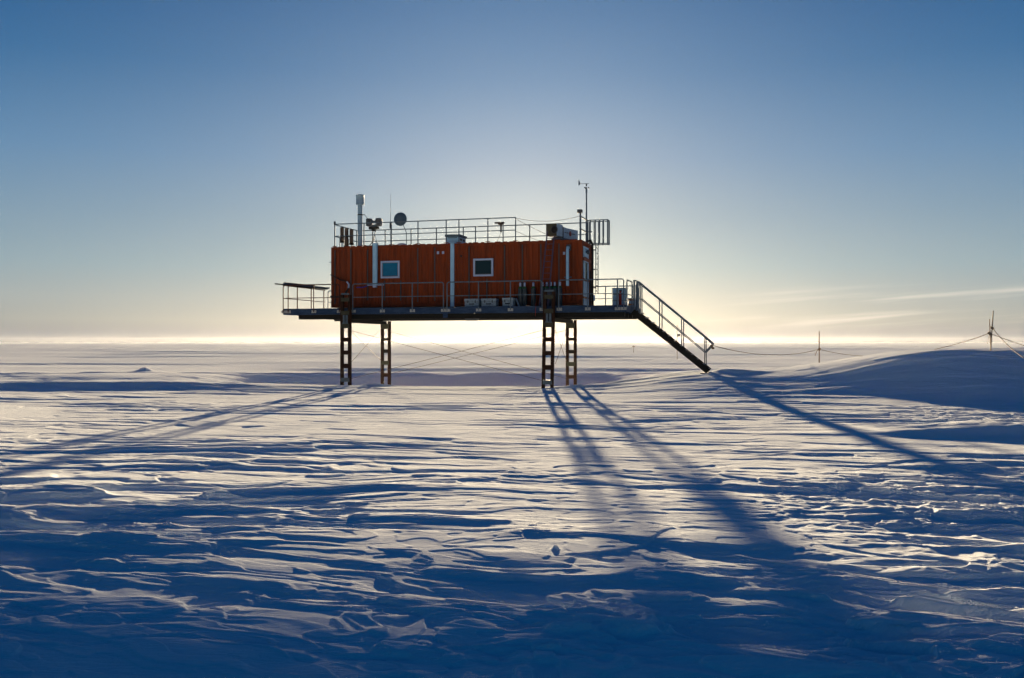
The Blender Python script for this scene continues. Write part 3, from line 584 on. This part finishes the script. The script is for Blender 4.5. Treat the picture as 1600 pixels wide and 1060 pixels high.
tw.part('bridge', MB().tube([(1.6, .92, 5.86), (2.0, .92, 5.86)], .05).box(1.66, 1.95, .86, .98, 5.60, 5.70), M['rail'])
tw.part('yoke', MB().box(1.55, 2.05, .84, 1.0, 5.47, 5.60).box(1.70, 1.88, .84, 1.0, 5.38, 5.47), M['dark'], bevel=.02)
tw.part('mast', MB().tube([(1.74, .92, 5.4), (1.73, .92, 4.66)], .025).tube([(1.88, .92, 5.4), (1.80, .94, 5.1), (1.74, .95, 4.9), (1.5, .9, 4.6)], .02), M['dark'])
tw.part('leg', MB().tube([(1.78, .92, 5.05), (2.2, .7, ZT-.02)], .012, 6).tube([(1.85, .92, 5.2), (2.05, .75, 4.8), (2.35, .5, ZT)], .01, 6), M['dark'])
wa = Thing('whip_antenna', 'thin upright whip antenna on the roof beside the round dish', 'antenna', (3.04, .5, ZT))
wa.part('rod', MB().tube([(3.03, .05, 5.62), (3.03, .05, 6.98)], [.012, .005], 5), M['greyp']); wa.part('mount', MB().lathe((3.03, .05, 5.36), [(.03, 0), (.045, .03), (.045, .24), (.02, .27)], 8), M['black'])
wa.part('pole', MB().tube([(3.03, .08, ZT-.02), (3.03, .06, 5.38)], .015, 6), M['rail'])
ds = Thing('satellite_dish', 'round grey satellite dish seen from behind above the roof railing', 'dish', (3.43, .5, ZT-.02))
ax = Vector((.05, -1, .03)).normalized()
ds.part('reflector', MB().lathe(Vector((3.41, .3, 5.83)), [(.0, .06), (.12, .05), (.22, .03), (.31, -.02), (.325, -.04), (.31, -.04), (.2, .005), (.0, .035)], 36, tuple(ax)), M['dish'])
ds.part('mount', MB().box(3.35, 3.47, .33, .50, 5.75, 5.90).tube([(3.67, .45, ZT-.02), (3.67, .45, 5.2), (3.59, .42, 5.40), (3.43, .42, 5.80)], .018, 8), M['galv'])
single('roof_dome', MB().lathe((3.26, .9, ZT-.02), [(.30, 0), (.30, .06), (.26, .13), (.18, .19), (.08, .215), (.0, .22)], 24), M['dome'], 'low white dome on the roof below the round dish', 'dome', (3.26, .9, ZT-.02))
for i, (x_, l_) in enumerate(((.20, 'brown tube sampler farthest from the tall stack, highest of the three'), (.44, 'brown tube sampler between the other two by the roof railing'), (.70, 'brown tube sampler nearest to the tall stack'))):
    c = (x_, .75, ZT-.02); zt = (5.60, 5.54, 5.48)[i]; zb_ = (4.86, 4.62, 4.74)[i]
    t_ = Thing('filter_sampler', l_, 'sampler', c, 'tube samplers at the left end of the roof')
    t_.part('tube', MB().lathe((x_, .75, zb_), [(.095, 0), (.095, zt-zb_-.02), (.08, zt-zb_)], 14), M['brown'])
    t_.part('flange', MB().lathe((x_, .75, zb_-.01), [(.06, 0), (.14, .03), (.14, .06), (.1, .08)], 14), M['dark'])
    t_.part('post', MB().tube([(x_, .75, ZT-.02), (x_, .75, zb_)], .03), M['rail'])
    t_.part('strut', MB().tube([(x_+.08, .70, 5.40-.3*abs(i-1)), (x_+(.2, .1, -.2)[i], .66, 5.15 if i != 1 else 5.0)], .025, 6), M['dark'])
rb = Thing('roof_box', 'grey metal box with a lid on the roof above the joint strip', 'box', (5.95, .9, ZT-.02))
rb.part('box', MB().box(5.70, 6.32, .35, 1.35, ZT-.02, 4.92), M['pale'], bevel=.01); rb.part('lid', MB().box(5.64, 6.37, .30, 1.40, 4.925, 5.03), M['galv'], bevel=.012)
rb.part('vent_slot', MB().box(6.3205, 6.335, .5, .8, 4.75, 4.85).box(6.3205, 6.335, .95, 1.2, 4.75, 4.85).box(5.78, 6.24, .335, .349, 4.86, 4.89), M['black'])
sp = Thing('rail_sensor', 'small flat topped sensor on a stub, clamped to the rear roof rail', 'sensor', (7.72, 2.36, 5.1))
sp.part('head', MB().box(7.46, 7.93, 2.26, 2.40, 5.72, 5.79).box(7.62, 7.9, 2.28, 2.38, 5.655, 5.72), M['brown'], bevel=.012)
sp.part('stub', MB().tube([(7.77, 2.32, 5.66), (7.77, 2.32, 5.30)], .045), M['brown']); sp.part('lead', MB().tube([(7.77, 2.32, 5.30), (7.70, 2.33, 5.12), (7.58, 2.36, 4.9), (7.55, 2.4, 4.56)], .009, 5), M['rope'])
# white air conditioning unit, turned on the roof
HD = R(-32); b0 = W((10.96, .25, 4.72))
fu = Thing('air_handler', 'long white ventilation unit with a round fan opening above the leaning ladder', 'ventilation unit', (0, 0, 0), rot=HD); fu.e.location = b0
fu.part('end_panel', MB().box(-.525, .005, .0, .03, .085, .635), M['fan'])
fu.part('fan_housing', MB().box(-.52, .0, .03, .6, .09, .63), M['white'], bevel=.008)
fu.part('fan_ring', MB().lathe((-.10, -.002, .36), [(.175, 0), (.175, .03), (.15, .035), (.15, .01)], 24, (0, -1, 0)), M['greyp'])
fu.part('fan_opening', MB().lathe((-.10, -.003, .36), [(.15, 0), (.15, .02), (.05, .03)], 20, (0, -1, 0)), M['black'])
fu.part('case', MB().box(-.45, -.01, .66, 2.10, .04, .53), M['white'], bevel=.015)
fu.part('joint_band', MB().box(-.46, .012, .6, .66, .03, .56), M['greyp'])
fu.part('hood', MB().box(-.3, -.06, .75, 1.0, .53, .555), M['white'])
lg_ = MB(); lg_.lathe((-.006, 1.33, .30), [(.0, .0), (.12, .0), (.12, .006), (.0, .007)], 24, (1, 0, 0)); fu.part('round_emblem', lg_, M['red'])
m = MB()
for y0, y1 in ((.80, .84), (.86, .90), (.92, .93), (.97, 1.10), (1.12, 1.16), (1.52, 1.60), (1.62, 1.72), (1.74, 1.80)): m.box(-.009, -.003, y0, y1, .29, .335)
fu.part('lettering', m, M['greyp'])
fu.part('support_plate', MB().box(-.25, .25, .0, 1.5, -.085, -.01).box(-.28, .2, .1, 1.45, -.12, -.085), M['galv'])
fu.part('foot', MB().box(-.35, -.3, .5, 1.9, -.14, .04).box(-.1, -.05, 1.5, 1.9, -.14, .04), M['dark'])
# lamp box on the corner post, mast with vane
cb = Thing('camera_box', 'small grey box shaped camera on the roof corner post beside the weather mast', 'camera', (12.1, .05, 5.67))
cb.part('housing', MB().box(11.97, 12.19, -.05, .14, 5.75, 5.905), M['greyp'], bevel=.015); cb.part('stub', MB().tube([(12.10, .05, 5.66), (12.10, .05, 5.75)], .035), M['black'])
ms = Thing('weather_mast', 'slender mast with wind vane and spinning cups rising above the roof railing', 'weather mast', (11.99, 2.0, ZT-.02))
ms.part('pole', MB().tube([(11.99, 2.0, ZT-.02), (11.99, 2.0, 7.12)], [.045, .032]).tube([(11.99, 2, 6.95), (11.99, 2, 7.12)], .045), M['rail'])
an = ms.part('anemometer', MB().tube([(11.99, 2, 7.12), (11.99, 2, 7.22)], .02), M['dark'])
for a in (0, 120, 240):
    dx, dy_ = .11*math.cos(R(a)), .11*math.sin(R(a)); ms.part('cup', MB().tube([(11.99, 2, 7.18), (11.99+dx, 2+dy_, 7.18)], .006, 5).lathe((11.99+dx, 2+dy_, 7.15), [(.005, 0), (.03, .015), (.035, .035), (.03, .055), (.005, .07)], 10), M['dark'], an)
vn = ms.part('wind_vane', MB().tube([(11.99, 2, 7.26), (11.99, 2, 7.37)], .03).tube([(11.68, 2, 7.385), (12.12, 2, 7.375)], .011, 6), M['dark'])
ms.part('tail_fin', MB().add([(11.615, 1.994, 7.58), (11.64, 1.994, 7.58), (11.70, 1.994, 7.40), (11.68, 1.994, 7.35), (11.64, 1.994, 7.31), (11.615, 1.994, 7.31)]+[(11.615, 2.006, 7.58), (11.64, 2.006, 7.58), (11.70, 2.006, 7.40), (11.68, 2.006, 7.35), (11.64, 2.006, 7.31), (11.615, 2.006, 7.31)], [(0, 1, 2, 3, 4, 5), (11, 10, 9, 8, 7, 6)]+[(i, (i+1) % 6+0 if False else i+6, (i+1) % 6+6, (i+1) % 6) for i in range(6)]), M['galv'], vn)
for i, (a, b, s_, l_) in enumerate((((9.13, .03, 5.64), (12.08, .05, 5.62), .19, 'slack cable strung from the roof railing end to the post under the camera'), ((9.13, .03, 5.60), (10.9, .3, 4.70), .03, 'thin stay cable slanting from the top of the roof railing end to the roof'), ((9.13, .03, 5.05), (10.3, 1.2, 4.55), .02, 'thin lower stay cable slanting from the middle of the roof railing end to the roof'))):
    single('stay_cable', MB().tube(sag(a, b, s_, 16), .009, 5), M['rope'], l_, 'cable', a)

# ================================================================== poles and ropes on the snow
def PX(px, py, Y): return Vector(((px-800)/1450*Y, Y, ZC+(536-py)/1450*Y))
a = PX(1280, 518, 50); gz = ground(a.x, 50)
pb = Thing('marker_pole', 'single thin brown marker pole carrying the rope between the stairs and the dune', 'pole', (a.x, 50, gz-.3), world=True)
pb.part('pole', MB().tube([(a.x, 50, gz-.4), (a.x, 50, a.z)], [.034, .026]), M['bamboo'])
pb.part('knot', MB().tube([(a.x-.03, 49.96, PX(1280, 548, 50).z), (a.x+.03, 49.95, PX(1280, 544, 50).z)], .06).tube([(a.x-.05, 49.95, PX(1280, 545, 50).z), (a.x-.16, 49.95, PX(1280, 550, 50).z), (a.x-.24, 49.95, PX(1280, 556, 50).z)], .018, 5), M['rope'])
g2 = ground(19.0, 37)
for (pxt, pyt, pxb, kpx, kpy, r_, l_) in ((1546.2, 499, 1548.6, 1546, 521, .024, 'shorter upright marker pole with a rope knot on top of the dune'), (1552, 486, 1547, 1550.4, 512.5, .026, 'taller tilted marker pole on top of the dune')):
    Yp = 37 if pyt > 490 else 36.85
    T_ = PX(pxt, pyt, Yp); B_ = PX(pxb, 545, Yp); B_.z -= .4
    t_ = Thing('marker_pole', l_, 'pole', tuple(B_), world=True)
    t_.part('pole', MB().tube([B_, T_], [r_, r_*.8]), M['bamboo']); K = PX(kpx, kpy, Yp-.03)
    t_.part('knot', MB().tube([K+Vector((-.05, 0, .04)), K+Vector((.05, 0, -.05))], .055, 8), M['rope'])
    if Yp == 37: t_.part('loose_end', MB().tube([K, K+Vector((-.05, -.02, -.2)), K+Vector((-.09, -.02, -.42))], .01, 5).tube([K, K+Vector((.03, -.02, -.25)), K+Vector((0, -.02, -.33))], .01, 5), M['rope'])
hr = W((17.78, .32, -.10))
def rope(pts, label, r=.013): single('rope', MB().tube(pts, r, 6), M['rope'], label, 'rope', tuple(pts[0]), world=True)
K1 = PX(1280, 546, 50); K2 = PX(1546, 521, 37); K3 = PX(1550.4, 512.5, 36.82)
rope(sag(hr, K1, .36, 28), 'slack rope from the foot of the stair handrail to the single marker pole')
rope(sag(K1, K2, .62, 40), 'long sagging rope from the single marker pole to the poles on the dune')
rope(sag(K2, PX(1760, 585, 34), .10, 24), 'rope running right from the shorter pole out of the picture')
rope(sag(K3, PX(1680, 575, 30), .55, 28), 'rope drooping from the taller pole down in front of the dune', .015)
single('handrail_knot', MB().tube([hr+Vector((-.04, -.06, .02)), hr+Vector((.02, -.06, -.14)), hr+Vector((.08, -.05, -.12))], .05, 8), M['rope'], 'bundle of rope tied round the lower end of the stair handrail', 'knot', tuple(hr), world=True)
for px_, yt, Yp, l_ in ((1058, 508, 110, 'faint far marker pole with a small dark flag, seen through the stair handrail'), (990, 540, 170, 'tiny far marker stake with a crosspiece, seen left of the stairs')):
    T_ = PX(px_, yt, Yp); gz = ground(T_.x, Yp)
    t_ = Thing('far_marker', l_, 'pole', (T_.x, Yp, gz-.3), world=True); t_.part('pole', MB().tube([(T_.x, Yp, gz-.4), (T_.x, Yp, T_.z)], .035, 6), M['bamboo'])
    if yt < 520:
        F = PX(px_+2, 524, Yp); t_.part('flag', MB().box(F.x-.1, F.x+.22, Yp-.01, Yp+.01, F.z-.13, F.z+.13), M['greyp'])
    else: t_.part('crosspiece', MB().box(T_.x-.28, T_.x+.28, Yp-.02, Yp+.02, T_.z-.3, T_.z-.15), M['bamboo'])

# ------------------------------------------------------------------ blowing snow in the air
hz = bpy.data.materials.new('blowing snow haze'); hz.use_nodes = True; t = hz.node_tree; t.nodes.remove(t.nodes['Principled BSDF'])
pv = t.nodes.new('ShaderNodeVolumePrincipled'); pv.inputs['Color'].default_value = (.82, .90, 1, 1); pv.inputs['Density'].default_value = .4e-4; pv.inputs['Anisotropy'].default_value = .6
t.links.new(pv.outputs[0], t.nodes['Material Output'].inputs['Volume'])
hb = MB().box(float(XX.min())-5, float(XX.max())+5, -1210, FAR+10, float(ZZ.min())-1, 9.9); ho = hb.build('haze', hz); ho['kind'] = 'stuff'
